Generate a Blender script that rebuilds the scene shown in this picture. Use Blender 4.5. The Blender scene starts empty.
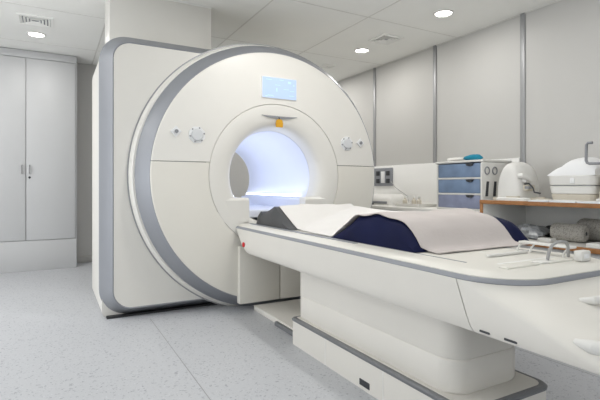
import bpy, bmesh, math, random
from mathutils import Vector, Matrix
PI = math.pi
random.seed(4)
scene = bpy.context.scene
COL = scene.collection

# ---------------------------------------------------------------- materials
def mat(name, col, rough=.5, metal=0, var=.03, nscale=6, bump=0, bscale=200, emit=None, estr=0, trans=0, coat=0, ior=1.45):
    m = bpy.data.materials.new(name); m.use_nodes = True
    nt = m.node_tree; b = nt.nodes['Principled BSDF']
    b.inputs['Roughness'].default_value = rough
    b.inputs['Metallic'].default_value = metal
    b.inputs['IOR'].default_value = ior
    b.inputs['Coat Weight'].default_value = coat
    b.inputs['Transmission Weight'].default_value = trans
    tc = nt.nodes.new('ShaderNodeTexCoord')
    n = nt.nodes.new('ShaderNodeTexNoise'); n.inputs['Scale'].default_value = nscale; n.inputs['Detail'].default_value = 3
    nt.links.new(tc.outputs['Object'], n.inputs['Vector'])
    r = nt.nodes.new('ShaderNodeValToRGB')
    r.color_ramp.elements[0].position = .3; r.color_ramp.elements[1].position = .7
    r.color_ramp.elements[0].color = (*[c*(1-var) for c in col], 1)
    r.color_ramp.elements[1].color = (*[min(1, c*(1+var)) for c in col], 1)
    nt.links.new(n.outputs['Fac'], r.inputs['Fac']); nt.links.new(r.outputs['Color'], b.inputs['Base Color'])
    if bump:
        n2 = nt.nodes.new('ShaderNodeTexNoise'); n2.inputs['Scale'].default_value = bscale
        nt.links.new(tc.outputs['Object'], n2.inputs['Vector'])
        bp = nt.nodes.new('ShaderNodeBump'); bp.inputs['Strength'].default_value = bump; bp.inputs['Distance'].default_value = .004
        nt.links.new(n2.outputs['Fac'], bp.inputs['Height']); nt.links.new(bp.outputs['Normal'], b.inputs['Normal'])
    if emit:
        b.inputs['Emission Color'].default_value = (*emit, 1); b.inputs['Emission Strength'].default_value = estr
    return m

def s(r, g, b):
    return tuple(((v/255)/12.92 if v/255 <= .04045 else ((v/255+.055)/1.055)**2.4) for v in (r, g, b))

M = dict(
    shell=mat('scanner_shell', s(229, 227, 221), .38, var=.008),
    lower=mat('scanner_lower_shell', s(229, 226, 217), .38, var=.008),
    slab=mat('scanner_slab_shell', s(222, 220, 214), .4, var=.008),
    silver=mat('silver_grey_trim', s(146, 149, 155), .48, metal=.25, var=.015),
    silver_dark=mat('grey_plinth_trim', s(124, 126, 129), .45, metal=.2, var=.02),
    seam=mat('dark_seam', s(70, 70, 70), .7),
    shadow_black=mat('painted_shadow_black', s(42, 43, 46), .6),
    tunnel=mat('tunnel_liner', s(232, 236, 248), .5, var=.005),
    knob=mat('white_knob', s(214, 216, 218), .3, var=.01),
    ringw=mat('bright_white_plastic', s(234, 235, 236), .4, var=.005),
    couch=mat('couch_shell', s(223, 220, 213), .4, var=.01),
    couch_top=mat('couch_top', s(222, 220, 212), .35, var=.015),
    wall=mat('wall_panel', s(195, 194, 191), .6, var=.012, nscale=1.2),
    wall_white=mat('splashback', s(245, 245, 243), .4, var=.01),
    joint=mat('aluminium_joint', s(156, 157, 159), .45, metal=.3, var=.02),
    ceil=mat('ceiling_tile', s(244, 244, 240), .8, var=.01, nscale=3),
    ceil_seam=mat('ceiling_seam', s(222, 221, 216), .8),
    cab=mat('wardrobe_laminate', s(194, 195, 196), .45, var=.01, nscale=2),
    steel=mat('steel', s(150, 150, 150), .3, metal=.8),
    worktop=mat('white_worktop', s(226, 224, 219), .35, var=.01),
    wood=mat('wood_edge', s(168, 118, 74), .5, var=.15, nscale=14),
    inside=mat('grey_laminate', s(236, 236, 233), .5, var=.02),
    sheet=mat('white_cotton_sheet', s(194, 187, 184), .85, var=.02, bump=.25, bscale=60),
    white_sheet=mat('bleached_cotton_sheet', s(222, 220, 217), .85, var=.015, bump=.25, bscale=60),
    navy=mat('navy_vinyl', s(12, 19, 56), .7, var=.12, bump=.3, bscale=25),
    greyfoam=mat('grey_vinyl', s(70, 71, 73), .5, var=.05),
    red=mat('red_plastic', s(200, 28, 36), .4),
    yellow=mat('yellow_plastic', s(214, 160, 40), .45),
    white=mat('white_plastic', s(222, 221, 217), .4, var=.01),
    cream=mat('cream_plastic', s(205, 198, 184), .45, var=.02),
    teal=mat('teal_fabric', s(20, 128, 156), .7, var=.12, nscale=30),
    blue=mat('translucent_blue_drawer', s(122, 143, 172), .35, var=.12, nscale=9),
    blue2=mat('translucent_violet_drawer', s(138, 145, 170), .35, var=.14, nscale=9),
    dark=mat('dark_plastic', s(58, 60, 64), .5),
    greyp=mat('grey_plastic', s(140, 142, 146), .45),
    film=mat('clear_film', s(160, 163, 166), .25, var=.25, nscale=40),
    cable=mat('grey_cable', s(160, 160, 160), .6),
    ink=mat('screen_ink', s(150, 175, 215), .5, emit=s(176, 200, 236), estr=.7),
    screen=mat('lit_screen', s(140, 160, 195), .3, var=.02, emit=s(196, 214, 244), estr=.48),
    frost=mat('frosted_window', (.8, .8, .8), .5, emit=(.92, .96, 1), estr=1.2),
    lamp=mat('lamp_diffuser', (1, 1, 1), .5, emit=(1, .99, .96), estr=7),
    fill_diffuser=mat('fill_panel_diffuser', (1, 1, 1), .5, emit=(1, .99, .96), estr=1.0),
    led=mat('bore_led', (1, 1, 1), .5, emit=(.80, .87, 1), estr=2),
)

# speckled foam
def speckle(name, base, spot, scale, lo, hi, rough, spot2=None, coat=0):
    m = bpy.data.materials.new(name); m.use_nodes = True; nt = m.node_tree; b = nt.nodes['Principled BSDF']
    b.inputs['Roughness'].default_value = rough; b.inputs['Coat Weight'].default_value = coat
    tc = nt.nodes.new('ShaderNodeTexCoord')
    n = nt.nodes.new('ShaderNodeTexNoise'); n.inputs['Scale'].default_value = scale; n.inputs['Detail'].default_value = 2
    nt.links.new(tc.outputs['Object'], n.inputs['Vector'])
    r = nt.nodes.new('ShaderNodeValToRGB'); e = r.color_ramp.elements
    e[0].position = lo; e[0].color = (*spot, 1); e[1].position = hi; e[1].color = (*base, 1)
    nt.links.new(n.outputs['Fac'], r.inputs['Fac'])
    out = r.outputs['Color']
    if spot2:
        n2 = nt.nodes.new('ShaderNodeTexNoise'); n2.inputs['Scale'].default_value = scale*1.7; n2.inputs['Detail'].default_value = 2
        nt.links.new(tc.outputs['Object'], n2.inputs['Vector'])
        r2 = nt.nodes.new('ShaderNodeValToRGB'); e = r2.color_ramp.elements
        e[0].position = .64; e[0].color = (0, 0, 0, 1); e[1].position = .70; e[1].color = (1, 1, 1, 1)
        nt.links.new(n2.outputs['Fac'], r2.inputs['Fac'])
        mx = nt.nodes.new('ShaderNodeMix'); mx.data_type = 'RGBA'
        nt.links.new(r2.outputs['Color'], mx.inputs['Factor']); nt.links.new(out, mx.inputs['A']); mx.inputs['B'].default_value = (*spot2, 1)
        out = mx.outputs['Result']
    nt.links.new(out, b.inputs['Base Color'])
    return m
M['floor'] = speckle('speckled_vinyl', s(190, 192, 196), s(152, 155, 162), 75, .31, .40, .42, spot2=s(208, 210, 214))
M['navy'].node_tree.nodes['Principled BSDF'].inputs['Specular IOR Level'].default_value = .2
M['foamroll'] = speckle('speckled_foam', s(188, 185, 178), s(150, 146, 138), 110, .36, .48, .8)

# ---------------------------------------------------------------- mesh helpers
class MB:
    def __init__(self): self.v = []; self.f = []
    def add_bm(self, bm):
        o = len(self.v); bm.verts.index_update()
        self.v += [v.co.copy() for v in bm.verts]
        self.f += [[o+v.index for v in f.verts] for f in bm.faces]; bm.free(); return self
    def box(self, x0, x1, y0, y1, z0, z1, bev=0, seg=2, mtx=None):
        bm = bmesh.new(); bmesh.ops.create_cube(bm, size=1)
        for v in bm.verts:
            v.co = Vector(((x0+x1)/2+v.co.x*(x1-x0), (y0+y1)/2+v.co.y*(y1-y0), (z0+z1)/2+v.co.z*(z1-z0)))
        if bev: bmesh.ops.bevel(bm, geom=list(bm.edges), offset=bev, segments=seg, affect='EDGES', profile=.5)
        if mtx: bm.transform(mtx)
        return self.add_bm(bm)
    def loft(self, rings, cap0=True, cap1=True, closed=False):
        o = len(self.v); n = len(rings[0]); k = len(rings)
        for r in rings: self.v += [Vector(p) for p in r]
        for i in range(k if closed else k-1):
            for j in range(n):
                a, b2 = i*n, ((i+1) % k)*n
                self.f.append([o+a+j, o+a+(j+1) % n, o+b2+(j+1) % n, o+b2+j])
        if not closed:
            if cap0: self.f.append([o+j for j in range(n)][::-1])
            if cap1: self.f.append([o+(k-1)*n+j for j in range(n)])
        return self
    def lathe(self, c, prof, axis='y', seg=64, closed=False, cap=False, a0=0):
        rings = []
        for (r, h) in prof:
            ring = []
            for i in range(seg):
                a = a0+2*PI*i/seg; p, q = r*math.cos(a), r*math.sin(a)
                ring.append({'y': (c[0]+p, h+c[1], c[2]+q), 'z': (c[0]+p, c[1]+q, c[2]+h), 'x': (c[0]+h, c[1]+p, c[2]+q)}[axis])
            rings.append(ring)
        return self.loft(rings, cap, cap, closed)
    def tube(self, pts, r, seg=10):
        pts = [Vector(p) for p in pts]; rings = []; up = None
        for i, p in enumerate(pts):
            d = (pts[min(i+1, len(pts)-1)]-pts[max(i-1, 0)]).normalized()
            if up is None: up = d.orthogonal().normalized()
            up = (up-d*up.dot(d)).normalized(); w = d.cross(up)
            rr = r[i] if isinstance(r, (list, tuple)) else r
            rings.append([p+up*rr*math.cos(2*PI*k/seg)+w*rr*math.sin(2*PI*k/seg) for k in range(seg)])
        return self.loft(rings)
    def grid(self, fn, nu, nv, thick):
        """surface fn(u,v)->point, closed with a copy pushed down by thick"""
        P = [[Vector(fn(i/nu, j/nv)) for j in range(nv+1)] for i in range(nu+1)]
        o = len(self.v); W = nv+1; N = (nu+1)*W
        for lay in (0, 1):
            for i in range(nu+1):
                for j in range(nv+1):
                    t = thick(P[i][j]) if callable(thick) else P[i][j].z-thick
                    self.v.append(P[i][j] if lay == 0 else Vector((P[i][j].x, P[i][j].y, t)))
        for i in range(nu):
            for j in range(nv):
                a = o+i*W+j
                self.f.append([a, a+W, a+W+1, a+1]); self.f.append([a+N, a+N+1, a+N+W+1, a+N+W])
        edge = [(i, 0) for i in range(nu)]+[(nu, j) for j in range(nv)]+[(i, nv) for i in range(nu, 0, -1)]+[(0, j) for j in range(nv, 0, -1)]
        for q in range(len(edge)):
            a = edge[q]; b2 = edge[(q+1) % len(edge)]
            A = o+a[0]*W+a[1]; B = o+b2[0]*W+b2[1]
            self.f.append([A, B, B+N, A+N])
        return self
    def cut(self, co, no, keep_positive, fill=True):
        bm = self.to_bm()
        res = bmesh.ops.bisect_plane(bm, geom=list(bm.verts)+list(bm.edges)+list(bm.faces), plane_co=co, plane_no=no,
                                     clear_inner=keep_positive, clear_outer=not keep_positive)
        if fill:
            ed = [e for e in bm.edges if e.is_boundary]
            bmesh.ops.holes_fill(bm, edges=ed, sides=0)
        m = MB(); m.add_bm(bm); return m
    def to_bm(self):
        bm = bmesh.new(); vs = [bm.verts.new(p) for p in self.v]
        for f in self.f:
            try: bm.faces.new([vs[i] for i in f])
            except ValueError: pass
        bmesh.ops.remove_doubles(bm, verts=list(bm.verts), dist=1e-5)
        return bm
    def build(self, name, m, parent=None, origin=None, smooth=35):
        bm = self.to_bm(); bmesh.ops.recalc_face_normals(bm, faces=list(bm.faces))
        if parent is not None: org = wloc(parent)
        elif origin is not None: org = Vector(origin)
        else:
            xs = [v.co for v in bm.verts]
            org = Vector(((min(p.x for p in xs)+max(p.x for p in xs))/2, (min(p.y for p in xs)+max(p.y for p in xs))/2, min(p.z for p in xs)))
        for v in bm.verts: v.co -= org
        me = bpy.data.meshes.new(name); bm.to_mesh(me); bm.free()
        me.polygons.foreach_set('use_smooth', [True]*len(me.polygons)); me.set_sharp_from_angle(angle=math.radians(smooth))
        me.materials.append(M[m] if isinstance(m, str) else m)
        o = bpy.data.objects.new(name, me); COL.objects.link(o)
        if parent is not None: o.parent = parent
        else: o.location = org
        return o

def wloc(o):
    l = Vector(o.location)
    while o.parent: o = o.parent; l = l+Vector(o.location)
    return l
def tag(o, label, cat, group=None):
    o['label'] = label; o['category'] = cat
    if group: o['group'] = group
    return o
def thing(name, loc, label, cat, group=None):
    o = bpy.data.objects.new(name, None); COL.objects.link(o); o.location = loc; o.empty_display_size = .1
    return tag(o, label, cat, group)
def struct(o): o['kind'] = 'structure'; return o
def dup(root, dx, label, group=None):
    r = root.copy(); COL.objects.link(r); r.location = Vector(root.location)+Vector(dx); r['label'] = label
    if group: r['group'] = group
    for ch in list(root.children):
        c = ch.copy(); COL.objects.link(c); c.parent = r
        for g in ch.children:
            d = g.copy(); COL.objects.link(d); d.parent = c
    return r
def B(*a, **k): return MB().box(*a, **k)
def rrect(x0, x1, y0, y1, r, seg=8):
    """rounded rectangle, r = radius or (r at x0y0, x1y0, x1y1, x0y1)"""
    if not isinstance(r, (tuple, list)): r = (r,)*4
    pts = []
    for (cx, cy, a, q) in ((x0+r[0], y0+r[0], PI, r[0]), (x1-r[1], y0+r[1], 1.5*PI, r[1]), (x1-r[2], y1-r[2], 0, r[2]), (x0+r[3], y1-r[3], .5*PI, r[3])):
        for i in range(seg+1):
            t = a+i/seg*PI/2; pts.append((cx+q*math.cos(t), cy+q*math.sin(t)))
    return pts
def boolean(o, cutter_mb):
    c = cutter_mb.build('cutter', 'seam', origin=(0, 0, 0))
    md = o.modifiers.new('b', 'BOOLEAN'); md.operation = 'DIFFERENCE'; md.object = c; md.solver = 'EXACT'
    bpy.context.view_layer.update()
    dg = bpy.context.evaluated_depsgraph_get()
    me = bpy.data.meshes.new_from_object(o.evaluated_get(dg)); o.modifiers.clear(); o.data = me
    me.set_sharp_from_angle(angle=math.radians(35))
    bpy.data.objects.remove(c)

# ---------------------------------------------------------------- room
XW, YB, CZ = 3.82, 6.5, 2.6
XL, YN = -2.7, -2.0
struct(B(XL, XW, YN, YB, -.1, 0).build('floor', 'floor'))
struct(B(XL, XW, YN, YB, CZ, CZ+.1).build('ceiling', 'ceil'))
struct(B(XW, XW+.1, YN, YB, 0, CZ).build('wall_right', 'wall'))
struct(B(XL, XW, YB, YB+.1, 0, CZ).build('wall_back', 'wall'))
struct(B(XL-.1, XL, YN, YB, 0, CZ).build('wall_left', 'wall'))
struct(B(XL, XW, YN-.1, YN, 0, CZ).build('wall_front', 'wall'))
n = 1
for y in (4.81, 3.72, 2.63, 1.54, .45, -.64):
    struct(B(XW-.012, XW, y-.024, y+.024, 0, CZ, .003).build('trim_%d' % n, 'joint')); n += 1
struct(B(XW-.016, XW, 2.66, 5.9, .78, 1.262, .003).build('trim_%d' % n, 'wall_white')); n += 1
mb = MB()   # ceiling panel joints
for x in (.46, 1.66, 2.62, -.74, -1.94): mb.box(x-.007, x+.007, YN, YB, CZ-.003, CZ)
for y in (-.9, .9, 2.1, 3.4, 4.65, 5.8): mb.box(XL, XW, y-.005, y+.005, CZ-.0025, CZ)
struct(mb.build('trim_%d' % n, 'ceil_seam')); n += 1
mb = MB()   # welded floor joint
mb.box(.646, .650, YN, 3.5, 0, .0006); mb.box(-1.2, -1.196, YN, 6.1, 0, .0006); mb.box(2.5, 2.504, YN, 3.3, 0, .0006)
struct(mb.build('trim_%d' % n, 'joint')); n += 1
struct(B(.27, XW, YB-.012, YB, 0, .08, .002).build('baseboard_back', 'wall'))
struct(B(XW-.012, XW, YN, YB, CZ-.010, CZ, .003).build('trim_%d' % n, 'ceil_seam')); n += 1

# ---------------------------------------------------------------- ceiling lights and vents
def downlight(x, y, label, power=20):
    t = thing('ceiling_light', (x, y, CZ), label, 'ceiling light', 'round recessed ceiling lights')
    MB().lathe((x, y, CZ), [(.088, 0), (.088, -.008), (.078, -.012), (.072, -.004), (.072, 0)], 'z', 32, closed=True).build('trim_ring', 'white', t)
    MB().lathe((x, y, CZ), [(.071, -.001), (.071, -.006)], 'z', 32, cap=True).build('diffuser', 'lamp', t)
    d = bpy.data.lights.new('downlight', 'AREA'); d.shape = 'DISK'; d.size = .14; d.energy = power; d.color = (1, .975, .935)
    o = bpy.data.objects.new('downlight', d); COL.objects.link(o); o.location = (x, y, CZ-.014)
    o['kind'] = 'structure'
downlight(3.165, 2.98, 'round recessed ceiling light nearest the middle wall joint, topmost in the photo', 4.5)
downlight(3.19, 4.26, 'round recessed ceiling light beyond the square vent, just above the scanner ring', 6)
downlight(-.143, 5.47, 'round recessed ceiling light in front of the tall white wardrobe doors', 3.5)
for (x, y) in ((-.14, 2.91), (3.18, 1.70)): downlight(x, y, 'added round recessed fill light continuing a row out of the picture over the near half of the room', .7)  # these and the downlights below are unseen, added to brighten the room
downlight(1.52, 2.45, 'added round recessed fill light out of the picture over the patient table', 10)
downlight(-1.5, 4.2, 'added round recessed fill light out of the picture over the open floor on the left', 17)
downlight(-1.5, 5.3, 'added round recessed fill light out of the picture before the hidden wardrobe doors', 3)
downlight(3.19, 5.54, 'added round recessed fill light continuing the row, hidden behind the scanner ring', 9)

def vent(x, y, w, label):
    t = thing('ceiling_vent', (x, y, CZ), label, 'air vent')
    MB().loft([[(x+a*w/2, y+b*w/2, z) for a, b in ((-1, -1), (1, -1), (1, 1), (-1, 1))] for (w, z) in ((w, CZ), (w, CZ-.01), (w*.86, CZ-.014), (w*.84, CZ-.004), (w*.84, CZ))], closed=True).build('frame', 'ceil', t)
    B(x-w*.42, x+w*.42, y-w*.42, y+w*.42, CZ-.003, CZ-.001).build('backing', 'greyp', t)
    k = 0
    for q in (.36, .27, .18, .09):
        a = w*q; b = a+.012*w/.3
        MB().loft([[(x+i*p, y+j*p, z) for i, j in ((-1, -1), (1, -1), (1, 1), (-1, 1))] for p, z in ((b, CZ-.004), (b+.004, CZ-.013), (b-.004, CZ-.013), (a, CZ-.004))], closed=True).build('louvre', 'ceil', t)
vent(3.18, 3.81, .27, 'square pale ceiling vent between the two round lights on the right')
vent(-.14, 5.02, .30, 'square slatted ceiling vent above the light near the wardrobe')
vent(3.21, 5.05, .17, 'small ceiling vent peeping over the top right of the scanner ring')

# unseen ceiling panels, added as fill light for the near half of the room
def panel(x, y, wx, wy, e, label):
    t = thing('fill_panel', (x, y, CZ), label, 'ceiling light', 'added rectangular ceiling fill panels')
    MB().loft([[(x+a*(wx/2+d), y+b*(wy/2+d), z) for a, b in ((-1, -1), (1, -1), (1, 1), (-1, 1))] for d, z in ((.03, CZ), (.03, CZ-.012), (0, CZ-.012), (0, CZ))], closed=True).build('frame', 'white', t)
    B(x-wx/2, x+wx/2, y-wy/2, y+wy/2, CZ-.008, CZ-.001).build('diffuser', 'fill_diffuser', t)
    d = bpy.data.lights.new('fill_panel_lamp', 'AREA'); d.shape = 'RECTANGLE'; d.size = wx; d.size_y = wy; d.energy = e; d.color = (1, .985, .96)
    o = bpy.data.objects.new('fill_panel_lamp', d); COL.objects.link(o); o.location = (x, y, CZ-.014); o['kind'] = 'structure'
panel(-.4, .9, 1.5, .6, .8, 'added unseen rectangular fill panel behind the photographer')
panel(1.9, 1.6, 1.5, .6, 4, 'added unseen rectangular fill panel over the foot of the patient table')
panel(2.3, -.6, 1.5, .6, 1.0, 'added unseen rectangular fill panel over the near right corner')

# unseen glowing windows, added to fill the room with soft light
def fill_window(n, wall, c, l, z0, z1, e):
    h = z1-z0; zc = (z0+z1)/2
    d = bpy.data.lights.new('window_fill', 'AREA'); d.shape = 'RECTANGLE'; d.size = l; d.size_y = h; d.energy = e; d.color = (.97, .98, 1)
    o = bpy.data.objects.new('window_fill', d); COL.objects.link(o); o['kind'] = 'structure'
    r = t2 = None
    if wall == 'left':
        f = MB().loft([[(x, c+a*(l/2+k), zc+b*(h/2+k)) for a, b in ((-1, -1), (1, -1), (1, 1), (-1, 1))] for x, k in ((XL, .05), (XL+.03, .05), (XL+.03, 0), (XL, 0))], closed=True).build('fill_window_%d' % n, 'white')
        B(XL, XL+.008, c-l/2, c+l/2, z0, z1).build('pane', 'frost', f)
        o.location = (XL+.02, c, zc); o.rotation_euler = (PI/2, 0, -PI/2)
    else:
        f = MB().loft([[(c+a*(l/2+k), y, zc+b*(h/2+k)) for a, b in ((-1, -1), (1, -1), (1, 1), (-1, 1))] for y, k in ((YN, .05), (YN+.03, .05), (YN+.03, 0), (YN, 0))], closed=True).build('fill_window_%d' % n, 'white')
        B(c-l/2, c+l/2, YN, YN+.008, z0, z1).build('pane', 'frost', f)
        o.location = (c, YN+.02, zc); o.rotation_euler = (PI/2, 0, 0)
    struct(f)
fill_window(1, 'left', 3.2, 2.8, .2, 2.0, 26)
fill_window(2, 'front', .3, 3.2, .7, 2.2, 8)

# ---------------------------------------------------------------- wardrobe
t = thing('wardrobe', (-.5, 6.32, 0), 'tall white built-in wardrobe with flat doors at the far left wall', 'wardrobe')
B(-1.85, .27, 6.17, 6.5, 0, CZ-.004, .003).build('body', 'cab', t)
B(-1.85, .262, 6.155, 6.17, .0, .355, .003).build('plinth_panel', 'cab', t)
B(-1.85, .262, 6.155, 6.17, 2.507, CZ-.006, .003).build('top_panel', 'cab', t)
for i, (a, b) in enumerate(((-1.84, -1.318), (-1.312, -.792), (-.786, -.271), (-.264, .25))):
    d = B(a, b, 6.148, 6.17, .362, 2.50, .004).build('door', 'cab', t)
    hx = a+.035 if i % 2 else b-.035
    MB().tube([(hx, 6.148, 1.145), (hx, 6.122, 1.15), (hx, 6.122, 1.24), (hx, 6.148, 1.245)], .006, 8).build('handle', 'steel', d)
    if i % 2: MB().lathe((hx-.002, 6.140, 1.10), [(.013, .01), (.013, -.004), (.009, -.007)], 'y', 16, cap=True).build('lock', 'dark', d)

# ---------------------------------------------------------------- MRI scanner
XC, ZC = 1.657, 1.082
t = thing('mri_scanner', (XC, 4.1, 0), 'large white MRI scanner with a round grey-rimmed front and a glowing opening', 'MRI scanner')
R_T = .367
def bore_cut(y0, y1, r): return MB().lathe((XC, 0, ZC), [(r, y0), (r, y1)], 'y', 96, cap=True)
def xz(out, y): return [(p[0], y, p[1]) for p in out]
# rear housing
def hous(i, y): return xz(rrect(.33+i, 2.45-i, .0, 2.13-i, (.05, .05, .5, .14)), y)
o = MB().loft([hous(0, 3.69), hous(0, 4.62), hous(.02, 4.72), hous(.06, 4.80), hous(.12, 4.84)]).build('rear_housing', 'shell', t)
boolean(o, bore_cut(3.2, 5.2, .413))
# side slab face and its bevelled grey frame
o2 = rrect(.313, 2.25, .008, 2.158, (.20, .17, .5, .20), 12); i2 = rrect(.393, 2.17, .078, 2.082, (.14, .12, .45, .13), 12); i3 = rrect(.40, 2.163, .085, 2.075, (.135, .115, .445, .125), 12)
o = MB().loft([xz(o2, 3.74), xz(o2, 3.70), xz(i2, 3.57), xz(i3, 3.575), xz(i3, 3.74)], closed=True).build('grey_frame', 'silver', t)
o = MB().loft([xz(i3, 3.572), xz(i3, 3.73)]).build('side_cover', 'slab', t)
boolean(o, bore_cut(3.2, 5.2, .5))
B(.36, 2.2, 3.64, 4.75, 0, .014).build('base_shadow_strip', 'shadow_black', t)  # black strip standing in for the shadow line under the scanner base
# rings of the round front
def lat(prof, seg=128): return MB().lathe((XC, 0, ZC), prof, 'y', seg, closed=True)
def floorcut(m): return m.cut((0, 0, .004), (0, 0, 1), True)
floorcut(MB().lathe((XC-.018, 0, ZC), [(1.06, 3.66), (1.140, 3.66), (1.142, 3.60), (1.136, 3.55), (1.115, 3.522), (1.06, 3.52)], 'y', 128, closed=True)).build('outer_ring', 'shell', t)
floorcut(MB().lathe((XC-.018, 0, ZC), [(1.10, 3.564), (1.148, 3.564), (1.148, 3.58), (1.10, 3.58)], 'y', 128, closed=True)).build('ring_joint', 'joint', t)
floorcut(lat([(1.0, 3.54), (1.114, 3.545), (1.118, 3.52), (1.113, 3.492), (1.034, 3.392), (1.01, 3.40)])).build('grey_rim', 'silver', t)
prof = [(1.033, 3.50), (1.031, 3.393), (1.024, 3.385), (.95, 3.377), (.80, 3.370), (.68, 3.366), (.603, 3.3645), (.600, 3.367), (.600, 3.50)]
ring = lat(prof)
ring.cut((0, 0, 1.187), (0, 0, 1), True).build('upper_cover', 'shell', t)
lc = floorcut(ring.cut((0, 0, 1.182), (0, 0, 1), False)).build('lower_cover', 'lower', t)
lat([(.98, 3.46), (1.01, 3.46), (1.01, 3.42), (.98, 3.41), (.62, 3.39), (.61, 3.46)]).cut((0, 0, 1.24), (0, 0, 1), False).cut((0, 0, 1.12), (0, 0, 1), True).cut((XC, 0, 0), (1, 0, 0), False).build('cover_joint', 'seam', t)
lat([(.98, 3.46), (1.01, 3.46), (1.01, 3.42), (.98, 3.41), (.62, 3.39), (.61, 3.46)]).cut((0, 0, 1.24), (0, 0, 1), False).cut((0, 0, 1.12), (0, 0, 1), True).cut((XC, 0, 0), (1, 0, 0), True).build('cover_joint', 'seam', t)
f = [(.598, 3.52), (.5975, 3.370), (.594, 3.366), (.57, 3.364), (.51, 3.367), (.47, 3.376), (.442, 3.388), (.422, 3.405), (.408, 3.43), (.400, 3.47), (.394, 3.55), (.404, 3.60)]
fo = lat(f).build('bore_funnel', 'shell', t)
lat([(.3925, 3.53), (.376, 4.0), (.355, 4.86), (.375, 4.86), (.412, 3.53)]).build('bore_tunnel', 'tunnel', t)
lat([(.352, 4.85), (.40, 4.875), (.50, 4.87), (.52, 4.845), (.40, 4.845)]).build('rear_bore_collar', 'shell', t)
# shoulders beside the table slot
for sd in (-1, 1):
    x0, x1 = (XC-.255, XC-.53) if sd < 0 else (XC+.255, XC+.53)
    xa, xb = min(x0, x1), max(x0, x1)
    out = rrect(xa, xb, .706, .905, (.01, .01, .02, .02), 6); out1 = rrect(xa+.006, xb-.006, .71, .885, (.01, .01, .02, .02), 6)
    MB().loft([xz(out1, 3.367), xz(out, 3.385), xz(out, 3.46)]).build('bore_shoulder', 'shell', t)
    xa, xb = (XC-.25, XC-.30) if sd < 0 else (XC+.25, XC+.30)
    xa, xb = min(xa, xb), max(xa, xb)
    MB().loft([xz(rrect(xa-.0, xb, .75, .885, .008, 4), 3.46), xz(rrect(xa, xb, .75, .885, .008, 4), 4.84)]).build('bore_rail', 'tunnel', t)
    e = XC+sd*.322
    B(e-.018, e+.018, 3.60, 4.83, .905, .921, .004).build('light_strip', 'led', t)
    B(e-.020, e+.018, 3.48, 4.84, .87, .9045, .004).build('strip_holder', 'tunnel', t)
    d = bpy.data.lights.new('bore_lamp', 'AREA'); d.shape = 'RECTANGLE'; d.size = .03; d.size_y = 1.3; d.energy = 1.5 if sd < 0 else 1.2; d.color = (.84, .89, 1)
    o = bpy.data.objects.new('bore_lamp', d); COL.objects.link(o); o.location = (XC+sd*.318, 4.17, .925); o.rotation_euler = (0, PI-sd*.5, 0); o['kind'] = 'structure'
B(XC-.25, XC+.25, 3.42, 4.84, .74, .80, .006).build('bore_bed', 'tunnel', t)
# docking cover below the table slot
dk = B(1.30, 1.655, 3.335, 3.40, .06, .52, .008).build('docking_cover', 'lower', t)
B(1.66, 2.0, 3.335, 3.40, .06, .52, .008).build('docking_cover', 'lower', t)
# display
sc = B(1.502, 1.826, 3.357, 3.378, 1.725, 1.905, .004).build('display_frame', 'ringw', t)
dsp = B(1.508, 1.820, 3.354, 3.36, 1.731, 1.899).build('screen', 'screen', sc)
mb = MB()
for (x, z, w, h) in ((1.54, 1.88, .05, .006), (1.66, 1.885, .04, .005), (1.74, 1.87, .03, .02), (1.79, 1.85, .012, .012), (1.62, 1.84, .05, .004), (1.63, 1.80, .012, .03), (1.70, 1.81, .05, .004), (1.76, 1.80, .04, .004), (1.55, 1.75, .05, .008), (1.53, 1.742, .02, .008), (1.60, 1.745, .012, .006), (1.75, 1.76, .05, .005)):
    B(x, x+w, 3.3525, 3.3545, z-h/2, z+h/2).build('screen_icon', 'ink', sc)
# controls
def control(x, z, r, big):
    k = MB().lathe((x, 0, z), [(r*1.5, 3.378), (r*1.5, 3.366), (r*1.42, 3.363)], 'y', 8 if big else 4, cap=True, a0=PI/8 if big else 0).build('control_panel', 'ringw', t, smooth=25)
    if big:
        MB().lathe((x, 0, z), [(r, 3.362), (r, 3.353), (r*.92, 3.348), (r*.7, 3.346)], 'y', 32, cap=True).build('dial', 'knob', k)
        for a in range(6):
            c, q = math.cos(a*PI/3+.2), math.sin(a*PI/3+.2)
            MB().lathe((x+c*r*1.22, 0, z+q*r*1.22), [(.006, 3.362), (.006, 3.356)], 'y', 12, cap=True).build('button', 'joint', k)
    else:
        MB().lathe((x, 0, z), [(r*.5, 3.362), (r*.5, 3.352)], 'y', 20, cap=True).build('button', 'greyp', k)
control(.967, 1.39, .045, True); control(.810, 1.408, .028, False)
control(2.35, 1.386, .045, True); control(2.505, 1.399, .028, False)
# laser window above the bore
pts = []
for i in range(13):
    u = -1+i/6; pts.append((XC+.012+u*.165, 1.572+.012*u*u, .009*(1-u*u)+.0015))
MB().loft([[(p[0], 3.362, p[1]+p[2]) for p in pts]+[(p[0], 3.362, p[1]-p[2]) for p in pts[::-1]], [(p[0], 3.43, p[1]+p[2]) for p in pts]+[(p[0], 3.43, p[1]-p[2]) for p in pts[::-1]]]).build('laser_window', 'greyp', t)
# duct cover from the scanner up to the ceiling
tt = thing('duct_cover', (.83, 4.05, 2.13), 'white boxed duct cover rising from the scanner to the ceiling', 'duct')
B(.405, 1.25, 3.90, 4.25, 2.128, CZ-.002, .004).build('casing', 'slab', tt)
B(.40, 1.255, 3.895, 4.255, CZ-.012, CZ-.001, .003).build('ceiling_collar', 'ceil', tt)

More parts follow.
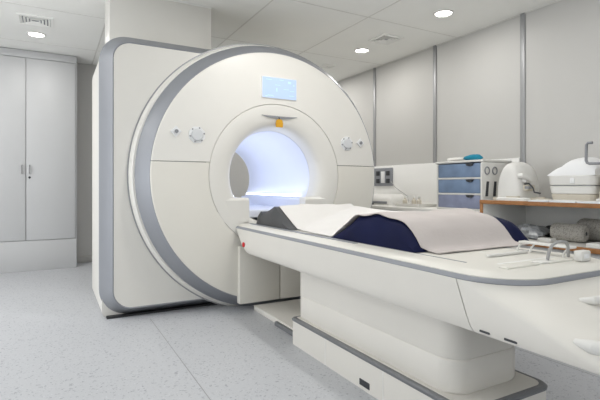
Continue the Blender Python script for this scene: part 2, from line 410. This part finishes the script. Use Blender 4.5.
# hanging tag
t = thing('hanging_tag', (XC+.002, 3.385, 1.47), 'small yellow tag hanging at the top of the scanner bore', 'tag')
out = [(-.030, 0), (.030, 0), (.033, .03), (.026, .058), (.010, .066), (-.012, .066), (-.027, .055), (-.033, .028)]
MB().loft([[(XC+.002+p[0], y, 1.490+p[1]) for p in out] for y in (3.348, 3.357)]).build('tag_plate', 'yellow', t)
MB().tube([(XC+.002, 3.353, 1.548), (XC+.002, 3.352, 1.562), (XC+.002, 3.3605, 1.573)], .004, 8).build('hook', 'dark', t)

# ---------------------------------------------------------------- patient table
t = thing('patient_table', (1.65, 2.2, 0), 'long white MRI patient table on a boxed pedestal in front of the scanner', 'patient table')
X0, X1 = 1.272, 2.05
def pl(i, yn, yf, z, r, rf=.02): return [(p[0], p[1], z) for p in rrect(X0+i, X1-i, yn, yf, (r, r, rf, rf), 10)]
body = MB().loft([pl(.10, .66, 3.02, .470, .10), pl(.04, .56, 3.10, .482, .12), pl(.012, .52, 3.14, .494, .13), pl(.004, .54, 3.17, .510, .14), pl(0, .62, 3.23, .548, .16), pl(0, .73, 3.28, .592, .18), pl(0, .84, 3.325, .632, .20), pl(0, .905, 3.35, .657, .21), pl(.001, .912, 3.356, .667, .21)])
sn = Vector((0, .93, -.36)).normalized(); pc = Vector((1.272, 1.105, .58))
body.cut(pc+sn*.002, sn, True).build('side_shell', 'couch', t, smooth=40)
body.cut(pc-sn*.002, sn, False).build('end_shell', 'couch', t, smooth=40)
MB().loft([pl(.002, .914, 3.355, .666, .21), pl(-.002, .910, 3.359, .670, .212), pl(0, .912, 3.359, .676, .21), pl(.010, .922, 3.35, .684, .20), pl(.03, .942, 3.345, .684, .19)]).build('edge_trim', 'silver', t)
MB().loft([pl(.014, .926, 3.35, .680, .20), pl(.014, .926, 3.35, .687, .20), pl(.036, .948, 3.34, .698, .19), pl(.08, .99, 3.32, .700, .17)]).build('table_top', 'couch_top', t)
# raised rails and long grooves on the top
B(1.415, 1.425, 1.22, 3.3, .699, .7015, .001).build('groove', 'greyp', t)
B(1.925, 1.935, 1.22, 3.3, .699, .7015, .001).build('groove', 'greyp', t)
B(1.37, 1.40, 1.9, 3.3, .699, .704, .002).build('slide_rail', 'silver', t)
B(1.50, 1.86, 1.13, 1.145, .699, .7015, .001).build('groove', 'inside', t)
B(1.43, 1.62, 1.045, 1.085, .699, .706, .003, ).build('connector_cover', 'couch_top', t)
B(1.68, 1.92, 1.045, 1.085, .699, .706, .003).build('connector_cover', 'couch_top', t)
# pedestal
def pr(i, z, n2=0): return [(p[0], p[1], z) for p in rrect(1.372+i, 1.80-i, 1.235+i, 2.47-n2, (.09, .09, .02, .02), 8)]
MB().loft([pr(.008, .165), pr(0, .18), pr(0, .30), pr(.004, .306)]).build('pedestal_lower', 'couch', t)
MB().loft([pr(.006, .306), pr(.003, .316), pr(.006, .50)]).build('pedestal_upper', 'couch', t)
B(1.385, 1.78, 2.465, 2.50, .165, .49, .006).build('pedestal_rear_panel', 'couch', t)
def q(i, z): return [(p[0], p[1], z) for p in rrect(1.334+i, 1.84-i, 1.138+i, 2.52-i, (.05, .05, .02, .02), 6)]
MB().loft([q(0, 0), q(0, .148)]).build('plinth', 'couch', t)
MB().loft([q(-.002, .148), q(-.004, .160), q(.004, .168), q(.03, .168)]).build('plinth_trim', 'silver_dark', t)
MB().loft([q(.02, .160), q(.02, .1685)]).build('plinth_deck', 'couch', t)
B(1.331, 1.34, 1.72, 1.80, .018, .05, .003).build('cable_slot', 'dark', t)
for y in (1.62, 2.12): B(1.3328, 1.336, y-.002, y+.002, 0, .146).build('plinth_joint', 'inside', t)
B(1.42, 1.86, 2.515, 3.335, 0, .042, .006).build('floor_channel', 'couch', t)
B(1.395, 1.42, 2.53, 2.9, 0, .03, .004).build('channel_trim', 'silver_dark', t)
# emergency button, latches, end handle
r = MB().lathe((0, 3.175, .555), [(.019, 1.274), (.019, 1.266), (.013, 1.262)], 'x', 20, cap=True).build('stop_button', 'red', t)
for (a, b) in ((1.00, 1.04), (.90, .945)):
    B(1.2735, 1.29, a, b, .503, .511, .002).build('latch', 'dark', t)
MB().tube([(1.50, .835, .628), (1.515, .80, .633), (1.56, .79, .635), (1.70, .785, .635), (1.80, .80, .633), (1.83, .835, .628)], [.008, .013, .014, .014, .013, .008], 12).build('push_handle', 'white', t)
MB().tube([(1.30, .735, .555), (1.30, .69, .556), (1.335, .635, .553), (1.42, .60, .55), (1.70, .595, .55), (1.95, .61, .55), (2.0, .66, .552)], [.012, .02, .022, .022, .022, .022, .012], 12).build('end_bumper', 'white', t)

# ---------------------------------------------------------------- cushions and sheet
def interp(tab, v):
    if v <= tab[0][0]: return tab[0][1]
    for (a, p), (b, q2) in zip(tab, tab[1:]):
        if v <= b:
            w = (v-a)/(b-a); w = w*w*(3-2*w) if False else w
            return p+(q2-p)*w
    return tab[-1][1]
navy_t = [(1.495, .702), (1.52, .735), (1.56, .783), (1.615, .824), (1.66, .835), (1.71, .838), (1.745, .843), (1.80, .856), (1.83, .854), (1.88, .840), (1.92, .838), (1.965, .842), (1.99, .832), (2.06, .785), (2.145, .736), (2.19, .702)]
def navyz(y): return (interp(navy_t, y-.012)+interp(navy_t, y)+interp(navy_t, y+.012))/3
def navy_f(u, v):
    x = 1.415+u*.865; y = 1.50+v*.69
    e = min(1, (x-1.405)/.05, (2.29-x)/.06); e = max(0, e)**.55
    z = .7025+(navyz(y)-.7025)*e + .004*math.sin(14*y+9*x)*e + (.0035*math.sin(38*y+25*x)+.003*math.sin(55*x-21*y))*min(1, e*1.2)*(1 if x < 1.44 or x > 2.1 else 0)
    if x > 2.08: z -= .10*(x-2.08)
    return (x, y, z)
def navy_under(p):
    return min(.7022 - max(0, p.x-2.06)*.08, p.z-.001)
o = MB().grid(navy_f, 34, 34, navy_under).build('positioning_cushion', 'navy', None, smooth=60)
tag(o, 'navy blue vinyl cushion under the pinkish grey sheet on the patient table', 'cushion')
grey_t = [(2.66, .703), (2.74, .735), (2.86, .795), (2.94, .842), (2.96, .848), (3.0, .832), (3.10, .80), (3.17, .785), (3.19, .80), (3.215, .80), (3.235, .703)]
def greyf(u, v):
    x = 1.40+u*.50; y = 2.66+v*.575
    e = max(0, min(1, (x-1.39)/.025, (1.91-x)/.03))**.5
    return (x, y, .7045+(interp(grey_t, y)-.703)*e)
o = MB().grid(greyf, 20, 40, lambda p: .7043).build('head_cushion', 'greyfoam', None, smooth=50)
tag(o, 'dark grey peaked foam cushion at the scanner end of the table', 'cushion')
def sheetf(u, v, ya, yb):
    # u across the table, v along it; the near boundary follows the cushions
    y = ya+v*(yb-ya)
    xn = 1.445+.015*math.sin(5*y)+(.02 if y < 1.5 else 0)
    x = xn+u*(2.10-xn)
    zn = navyz(y)+.005 if 1.46 < y < 2.2 else .7055
    if y > 2.62: zn = max(zn, interp(grey_t, y)+.007)
    # the far side hangs between the two cushions instead of lying on the table
    w = max(0, min(1, (y-1.9)/.3))*max(0, min(1, (2.98-y)/.05))
    zh = .70+.125*(u**.9)+.006*math.sin(7*y)
    z = max(zn, zn*(1-w)+w*max(zn, zh))
    if 1.55 < y: z += .0022*(1+math.sin(31*x+17*y))*min(1, u*4) + .003*(1+math.sin(9*x-13*y))*min(1, u*4)
    else: z += .0012*(1+math.sin(23*x+11*y))
    return (x, y, z+.002)
o = MB().grid(lambda u, v: sheetf(u, v, 1.415, 2.09), 30, 44, .004).build('draw_sheet', 'sheet', None, smooth=70)
tag(o, 'pinkish grey cotton sheet draped over the navy cushion and the near table top', 'sheet')
o = MB().grid(lambda u, v: sheetf(u, v, 2.092, 2.95), 30, 50, .004).build('bed_sheet', 'white_sheet', None, smooth=70)
tag(o, 'white cotton sheet sagging between the grey peaked cushion and the navy cushion', 'sheet')

# ---------------------------------------------------------------- things at the foot of the table
t = thing('support_stand', (1.9, 1.2, .70), 'low white plastic stand with bent legs at the near end of the table', 'stand')
B(1.88, 1.925, 1.08, 1.32, .738, .748, .004).build('crossbar', 'white', t)
for y in (1.31, 1.25, 1.10):
    MB().tube([(1.90, y, .741), (1.882, y+.006, .724), (1.875, y+.010, .702)], .004, 8).build('leg', 'white', t)
t = thing('looped_handle', (1.78, 1.06, .70), 'pale grey tube handle arching up from the table end', 'handle')
MB().tube([(1.705, 1.07, .7095), (1.710, 1.07, .728), (1.716, 1.068, .75), (1.728, 1.063, .768), (1.75, 1.06, .778), (1.79, 1.06, .778), (1.83, 1.07, .771), (1.86, 1.08, .75), (1.87, 1.085, .7075)], .006, 10).build('tube', 'cable', t)
B(1.64, 1.73, 1.05, 1.095, .7005, .7075, .003).build('foot_plate', 'white', t)
t = thing('connector_box', (1.86, 1.02, .70), 'small white connector box at the right-hand corner of the table', 'box')
B(1.825, 1.89, 1.005, 1.04, .7005, .742, .006).build('housing', 'white', t)
B(1.84, 1.875, 1.0035, 1.006, .712, .730, .001).build('socket_cover', 'ringw', t)
o = B(1.60, 1.86, 1.255, 1.275, .7012, .712, .004).build('plastic_strip', 'white', None)
tag(o, 'thin white strip lying across the near table top', 'strip')

# ---------------------------------------------------------------- counter along right wall
t = thing('counter', (3.5, 3.9, 0), 'white counter along the right wall behind the patient table', 'counter')
B(3.22, XW-.017, 2.606, 5.3, .735, .775, .005).build('worktop', 'worktop', t)
for (a, b) in ((2.65, 3.3), (3.3, 3.95), (3.95, 4.6), (4.6, 5.28)):
    B(3.26, 3.80, a+.002, b-.002, .08, .734).build('carcass', 'cab', t)
    d = B(3.243, 3.26, a+.004, b-.004, .085, .728, .003).build('door', 'cab', t)
    MB().tube([(3.243, (a+b)/2-.06, .68), (3.222, (a+b)/2-.055, .68), (3.222, (a+b)/2+.055, .68), (3.243, (a+b)/2+.06, .68)], .005, 8).build('handle', 'steel', d)
B(3.30, 3.80, 2.66, 5.27, 0, .08).build('kickboard', 'greyp', t)

t = thing('shelf_unit', (3.5, 1.9, 0), 'open wood-edged shelf unit along the right wall with a cluttered top', 'shelf unit')
B(3.2, XW-.014, .3, 2.60, .854, .880, .003).build('top_board', 'worktop', t)
B(3.19, 3.202, .3, 2.602, .850, .882, .002).build('wood_edging', 'wood', t)
B(3.205, XW-.014, 2.578, 2.60, .0, .854, .002).build('side_panel', 'inside', t)
B(3.193, 3.206, 2.576, 2.602, 0, .850, .002).build('wood_edging', 'wood', t)
B(3.205, XW-.014, .3, .322, 0, .854, .002).build('side_panel', 'inside', t)
B(3.205, XW-.03, .322, 2.578, .545, .575, .002).build('shelf_board', 'worktop', t)
B(3.193, 3.206, .322, 2.578, .543, .578, .002).build('wood_edging', 'wood', t)
B(3.78, XW-.015, .322, 2.578, .05, .854).build('back_panel', 'inside', t)
B(3.23, 3.78, .322, 2.578, .05, .08).build('base_board', 'inside', t)
for (a, b) in ((.33, 1.07), (1.08, 1.82), (1.83, 2.57)): B(3.21, 3.228, a, b, .06, .54, .003).build('door', 'cab', t)

# drawer tower
t = thing('drawer_tower', (3.5, 2.94, .775), 'white three-drawer plastic tower with blue translucent drawers on the counter', 'drawer unit')
ya, yb = 2.675, 3.215
B(3.32, 3.70, ya, ya+.018, .775, 1.215, .003).build('side_panel', 'white', t)
B(3.32, 3.70, yb-.018, yb, .775, 1.215, .003).build('side_panel', 'white', t)
B(3.31, 3.71, ya-.01, yb+.01, 1.215, 1.235, .006).build('top_panel', 'white', t)
B(3.69, 3.70, ya+.02, yb-.02, .78, 1.214).build('back_panel', 'white', t)
for z in (1.08, .935, .7945):
    B(3.313, 3.69, ya+.018, yb-.018, z-.018, z-.002, .003).build('shelf_rail', 'white', t)
for i, z in enumerate((1.08, .935, .795)):
    d = B(3.318, 3.68, ya+.024, yb-.024, z, z+.127, .006).build('drawer', 'blue2' if i == 2 else 'blue', t)
    MB().loft([[(x, 2.755+p[0], z+.112+p[1]) for p in ((.09, .012), (.08, -.006), (.05, -.014), (.02, -.006), (.01, .012))] for x in (3.300, 3.32)]).build('handle', 'dark', d)
B(3.33, 3.40, yb, yb+.006, 1.11, 1.19, .002).build('side_clip', 'dark', t)
def lump(c, sx, sy, sz, seed, n1=16, n2=10, amp=.25):
    rnd = random.Random(seed); ph = [rnd.random()*6 for _ in range(6)]
    rings = []
    for i in range(n2+1):
        th = max(.02, min(PI-.02, PI*i/n2)); ring = []
        for j in range(n1):
            a = 2*PI*j/n1
            k = 1+amp*(.5*math.sin(3*a+ph[0])*math.sin(th)+.4*math.sin(2*a+4*th+ph[1])+.3*math.sin(5*a+ph[2])*math.sin(2*th))
            ring.append((c[0]+sx*k*math.sin(th)*math.cos(a), c[1]+sy*k*math.sin(th)*math.sin(a), max(c[2], c[2]+sz+sz*k*math.cos(th))))
        rings.append(ring)
    return MB().loft(rings)
tag(lump((3.47, 2.89, 1.235), .06, .095, .030, 3).build('folded_cloth', 'teal', None, smooth=60), 'crumpled teal cloth on top of the blue drawer tower', 'cloth')
tag(lump((3.47, 3.10, 1.235), .06, .10, .022, 7).build('crumpled_tissue', 'white', None, smooth=60), 'crumpled white tissue beside the teal cloth on the drawer tower', 'tissue')

# white rack behind the shelf unit
t = thing('coil_rack', (3.58, 2.66, .775), 'white plastic rack with dark slots standing beside the drawer tower', 'rack')
B(3.262, 3.58, 2.635, 2.655, .775, 1.205, .010).build('rack_panel', 'white', t)
for x in (3.325, 3.425):
    MB().tube([(x+.030*math.cos(a*PI/8), 2.63, 1.135+.032*math.sin(a*PI/8)) for a in range(17)], .005, 8).build('ring_slot', 'greyp', t)
    MB().loft([[(x+p[0], y, p[1]) for p in ((-.020, .91), (.008, .91), (.022, 1.04), (-.002, 1.04))] for y in (2.628, 2.638)]).build('dark_slot', 'dark', t)
# socket panel
t = thing('socket_panel', (3.80, 4.59, 1.0), 'grey square wall panel with four dark sockets and a white centre', 'socket panel')
B(3.786, 3.804, 4.42, 4.78, 1.00, 1.235, .006).build('plate', 'silver', t)
B(3.780, 3.790, 4.565, 4.635, 1.04, 1.19, .003).build('white_centre', 'ringw', t)
for y in (4.50, 4.70):
    for z in (1.065, 1.165):
        B(3.778, 3.79, y-.035, y+.035, z-.03, z+.03, .006).build('socket', 'dark', t)
# counter clutter
t = thing('monitor_box', (3.5, 4.3, .775), 'low white equipment box on the far counter under the socket panel', 'box')
MB().loft([[(p[0], p[1], z) for p in rrect(3.42+i, 3.74-i, 4.02+i, 4.50-i, .04)] for i, z in ((0, .775), (0, .83), (.02, .87), (.07, .90))]).build('housing', 'white', t)
B(3.412, 3.422, 4.08, 4.42, .79, .82, .003).build('front_strip', 'greyp', t)
t = thing('supply_tray', (3.5, 3.75, .775), 'shallow white tray of small bottles on the far counter', 'tray')
MB().loft([[(p[0], p[1], z) for p in rrect(3.36-i, 3.62+i, 3.50-i, 3.86+i, .02)] for i, z in ((0, .775), (.012, .81), (.006, .81), (-.006, .782))]).build('tray_body', 'white', t)
bt0 = None
for k, (x, y) in enumerate(((3.44, 3.58), (3.46, 3.68), (3.43, 3.79))):
    lab = ['small pale bottle in the counter tray nearest the drawer tower', 'small pale bottle in the middle of the counter tray', 'small pale bottle in the counter tray nearest the scanner'][k]
    if bt0 is None:
        bt0 = thing('bottle', (x, y, .783), lab, 'bottle', 'small bottles in the counter tray')
        MB().lathe((x, y, .783), [(.024, 0), (.026, .01), (.026, .06), (.012, .075), (.012, .085)], 'z', 20, cap=True).build('bottle_body', 'cream', bt0)
        MB().lathe((x, y, .868), [(.014, 0), (.014, .018), (.011, .021)], 'z', 16, cap=True).build('cap', 'white', bt0)
        b00 = (x, y)
    else: dup(bt0, (x-b00[0], y-b00[1], 0), lab)
o = MB().tube([(3.785, 4.44, 1.06), (3.74, 4.37, 1.04), (3.70, 4.27, .99), (3.70, 4.15, .93), (3.68, 4.02, .88), (3.62, 3.93, .80), (3.56, 3.92, .785), (3.44, 3.96, .781)], .004, 8).build('power_cable', 'cable', None)
tag(o, 'grey cable drooping from the socket panel to the counter', 'cable')
o = B(3.26, 3.40, 4.30, 4.62, .776, .792, .003).build('keyboard', 'dark', None)
tag(o, 'black flat keyboard at the scanner end of the counter', 'keyboard')

# ---------------------------------------------------------------- things on the shelf unit
TZ = .8805
# head coil: rounded shell open to the right
t = thing('head_coil', (3.45, 2.36, TZ), 'rounded white head coil standing on the shelf unit beside the rack', 'head coil')
def arch(x, r0, w, z0, y0, n=14):
    return [(x, y0+w*math.cos(PI*i/n)*r0, z0+r0*.0+(.305*r0)*math.sin(PI*i/n)**.75+.02) for i in range(n+1)]
rings = []
for x, r in ((3.31, .70), (3.32, .84), (3.35, .95), (3.42, 1.0), (3.50, 1.0), (3.57, .94), (3.60, .80)):
    rings.append(arch(x, r, .118, TZ, 2.425))
MB().loft(rings).build('shell', 'white', t, smooth=50)
B(3.30, 3.61, 2.28, 2.56, TZ, TZ+.024, .008).build('base', 'cream', t)
MB().tube([(3.33, 2.33, TZ+.20), (3.33, 2.30, TZ+.205), (3.36, 2.285, TZ+.19), (3.40, 2.285, TZ+.17)], .022, 12).build('mirror_arm', 'white', t)
B(3.36, 3.46, 2.27, 2.33, TZ+.08, TZ+.13, .014).build('opening_rim', 'cream', t)
B(3.357, 3.40, 2.262, 2.30, TZ+.095, TZ+.118, .004).build('opening', 'greyp', t)
B(3.35, 3.44, 2.28, 2.33, TZ+.145, TZ+.195, .014).build('chin_pad', 'white', t)
MB().tube([(3.36, 2.30, TZ+.135), (3.34, 2.25, TZ+.14), (3.335, 2.215, TZ+.11), (3.335, 2.20, TZ+.07), (3.335, 2.15, TZ+.062)], .006, 8).build('cable', 'dark', t)
# flat coils
def paddle(name, x, y, w, l, rot, label, h=.022, z=TZ, m='white'):
    tt = thing(name, (x, y, z), label, 'surface coil')
    MB().loft([[(x+p[0], y+p[1], z+dz) for p in rrect(-w/2+i, w/2-i, -l/2+i, l/2-i, min(w, l)*.25, 6)] for i, dz in ((.004, 0), (0, .005), (0, h-.006), (.006, h))]).build('coil_pad', m, tt)
    MB().loft([[(x+p[0], y+p[1], z+dz) for p in rrect(-w/4, w/4, -l/5, l/5, .012, 5)] for dz in (h-.002, h+.012)]).build('coil_housing', 'cream', tt)
    tt.rotation_euler.z = rot
    return tt
paddle('surface_coil', 3.255, 2.33, .085, .26, .06, 'flat white surface coil lying in front of the head coil', .026)
paddle('surface_coil', 3.40, 2.19, .09, .15, -.05, 'cream flat coil lying between the head coil and the stacked coils', .020, TZ, 'cream')
def folded(name, x0, x1, y0, y1, label, zs=TZ):
    def fn(u, v):
        x = x0+u*(x1-x0); y = y0+v*(y1-y0)
        z = zs+.014+.002*math.sin(20*y)+.002*math.sin(31*x)
        d = 3.19-x
        pass
        return (x, y, z)
    o = MB().grid(fn, 16, 14, lambda p: zs+.001).build(name, 'ringw', None, smooth=60); tag(o, label, 'cloth'); return o
folded('folded_towel', 3.183, 3.33, 2.0, 2.15, 'folded white cloth on the shelf edge left of the stacked coils')
folded('folded_towel', 3.183, 3.33, 1.80, 1.985, 'folded white cloth on the shelf edge before the stacked coils')
folded('folded_towel', 3.183, 3.33, 1.62, 1.785, 'folded white cloth on the shelf edge at the right edge of the photo')
# stacked body coil
t = thing('body_coil', (3.5, 1.92, TZ), 'large white stacked body coil with a curved top shell on the shelf unit', 'body coil')
def layer(z0, z1, i0, i1, m, nm, yo=0):
    MB().loft([[(p[0], p[1]+yo, z) for p in rrect(3.36+i, 3.66-i, 1.765+i, 2.105-i, .05, 6)] for i, z in ((i0+.006, z0), (i0, z0+.006), (i1, z1-.006), (i1+.008, z1))]).build(nm, m, t)
layer(TZ, TZ+.06, .012, .004, 'cream', 'base')
layer(TZ+.06, TZ+.12, .004, -.004, 'white', 'tray')
layer(TZ+.126, TZ+.20, -.004, -.010, 'white', 'tray')
layer(TZ+.119, TZ+.127, .006, .006, 'greyp', 'tray_gap')
rings = []
for i in range(13):
    u = i/12; y = 1.76+u*.35
    hgt = interp([(0, .06), (.08, .085), (.25, .115), (.45, .12), (.62, .105), (.74, .07), (.86, .055), (.94, .03), (1, .008)], u)
    rings.append([(3.51-.155*math.cos(PI*j/12), y, TZ+.198+hgt*1.15*math.sin(PI*j/12)**.45) for j in range(13)])
MB().loft(rings).build('top_shell', 'ringw', t, smooth=50)
B(3.345, 3.356, 1.90, 1.93, TZ+.14, TZ+.18, .004).build('latch', 'ringw', t)
# cream hoop coil at the right
t = thing('hoop_coil', (3.5, 1.59, TZ), 'cream curved coil at the right edge beside the stacked body coil', 'coil')
rings = []
for i in range(15):
    a = PI*i/14; c, q2 = math.cos(a), math.sin(a)
    rings.append([(x, 1.605+r*c, TZ+.03+.25*q2*(r/.135)) for x, r in ((3.36, .13), (3.36, .112), (3.60, .112), (3.60, .13), (3.56, .138), (3.40, .138))])
MB().loft(rings).build('shell', 'cream', t, smooth=50)
B(3.34, 3.62, 1.45, 1.75, TZ, TZ+.032, .012).build('base', 'white', t)
MB().lathe((0, 1.605, TZ+.10), [(.05, 3.40), (.05, 3.56)], 'x', 24, cap=True).build('core', 'cream', t)
# bent grey bar
t = thing('bent_bar', (3.29, 1.62, TZ), 'grey bent metal bar standing upright at the right edge of the shelf unit', 'bar')
MB().tube([(3.315, 1.755, 1.304), (3.315, 1.785, 1.304), (3.315, 1.795, 1.292), (3.315, 1.797, 1.24), (3.315, 1.797, 1.18), (3.315, 1.79, 1.165), (3.315, 1.775, 1.158), (3.315, 1.60, 1.155), (3.315, 1.45, 1.155), (3.315, 1.43, 1.14), (3.30, 1.43, TZ+.01)], .010, 10).build('tube', 'greyp', t)
MB().lathe((3.30, 1.43, TZ), [(.045, 0), (.045, .008), (.014, .014)], 'z', 24, cap=True).build('foot', 'greyp', t)

# inside the shelf
SZ = .576
def roll(c, ax, r, l, label):
    tt = thing('foam_roll', c, label, 'foam roll')
    d = Vector(ax).normalized()
    prof = [(-l/2, .75), (-l/2+.01, .93), (-l/2+.03, 1), (l/2-.03, 1), (l/2-.01, .93), (l/2, .75)]
    pts = [Vector(c)+Vector((0, 0, r))+d*p for p, _ in prof]
    MB().tube(pts, [r*k for _, k in prof], 28).build('roll_body', 'foamroll', tt)
    MB().tube([Vector(c)+Vector((0, 0, r))-d*(l/2+.0005), Vector(c)+Vector((0, 0, r))-d*(l/2-.002)], r*.22, 16).build('core_hole', 'dark', tt)
    return tt
roll((3.46, 2.0, SZ), (-.12, 1, 0), .068, .24, 'speckled grey foam roll lying at the front of the shelf')
roll((3.655, 1.92, SZ), (.1, 1, 0), .085, .22, 'larger speckled foam roll behind the front one on the shelf')
tag(lump((3.42, 2.30, SZ), .10, .15, .052, 12, amp=.45).build('plastic_bag', 'film', None, smooth=40), 'crumpled clear grey plastic bag on the shelf left of the foam rolls', 'plastic bag')
tag(lump((3.65, 2.25, SZ), .08, .10, .045, 5, amp=.3).build('plastic_bag', 'dark', None, smooth=40), 'dark grey bag at the back of the shelf behind the clear bag', 'bag')
o = B(3.25, 3.33, 2.02, 2.12, SZ, SZ+.03, .006).build('small_box', 'white', None); tag(o, 'small white box on the shelf front between bag and rolls', 'box')
def flat(x, y, w, l, h, label):
    o = B(x-w/2, x+w/2, y-l/2, y+l/2, SZ, SZ+h, .004).build('folded_pad', 'inside', None); return tag(o, label, 'pad')
flat(3.32, 1.66, .15, .20, .028, 'flat grey folded pad on the shelf at the right edge')

# ---------------------------------------------------------------- world, camera, colour
w = bpy.data.worlds.new('world'); scene.world = w; w.use_nodes = True
w.node_tree.nodes['Background'].inputs['Color'].default_value = (.9, .93, 1, 1)
w.node_tree.nodes['Background'].inputs['Strength'].default_value = .3
cam = bpy.data.cameras.new('camera'); co = bpy.data.objects.new('camera', cam); COL.objects.link(co)
co.location = (0, 0, 1); a = math.atan(248/448); co.rotation_euler = (PI/2, 0, -a)
cam.sensor_width = 36; cam.lens = 448/600*36; cam.shift_y = -14/600; cam.clip_start = .05
scene.camera = co
v = scene.view_settings; v.view_transform = 'Standard'; v.look = 'None'; v.gamma = 1; v.exposure = .36; v.use_curve_mapping = False
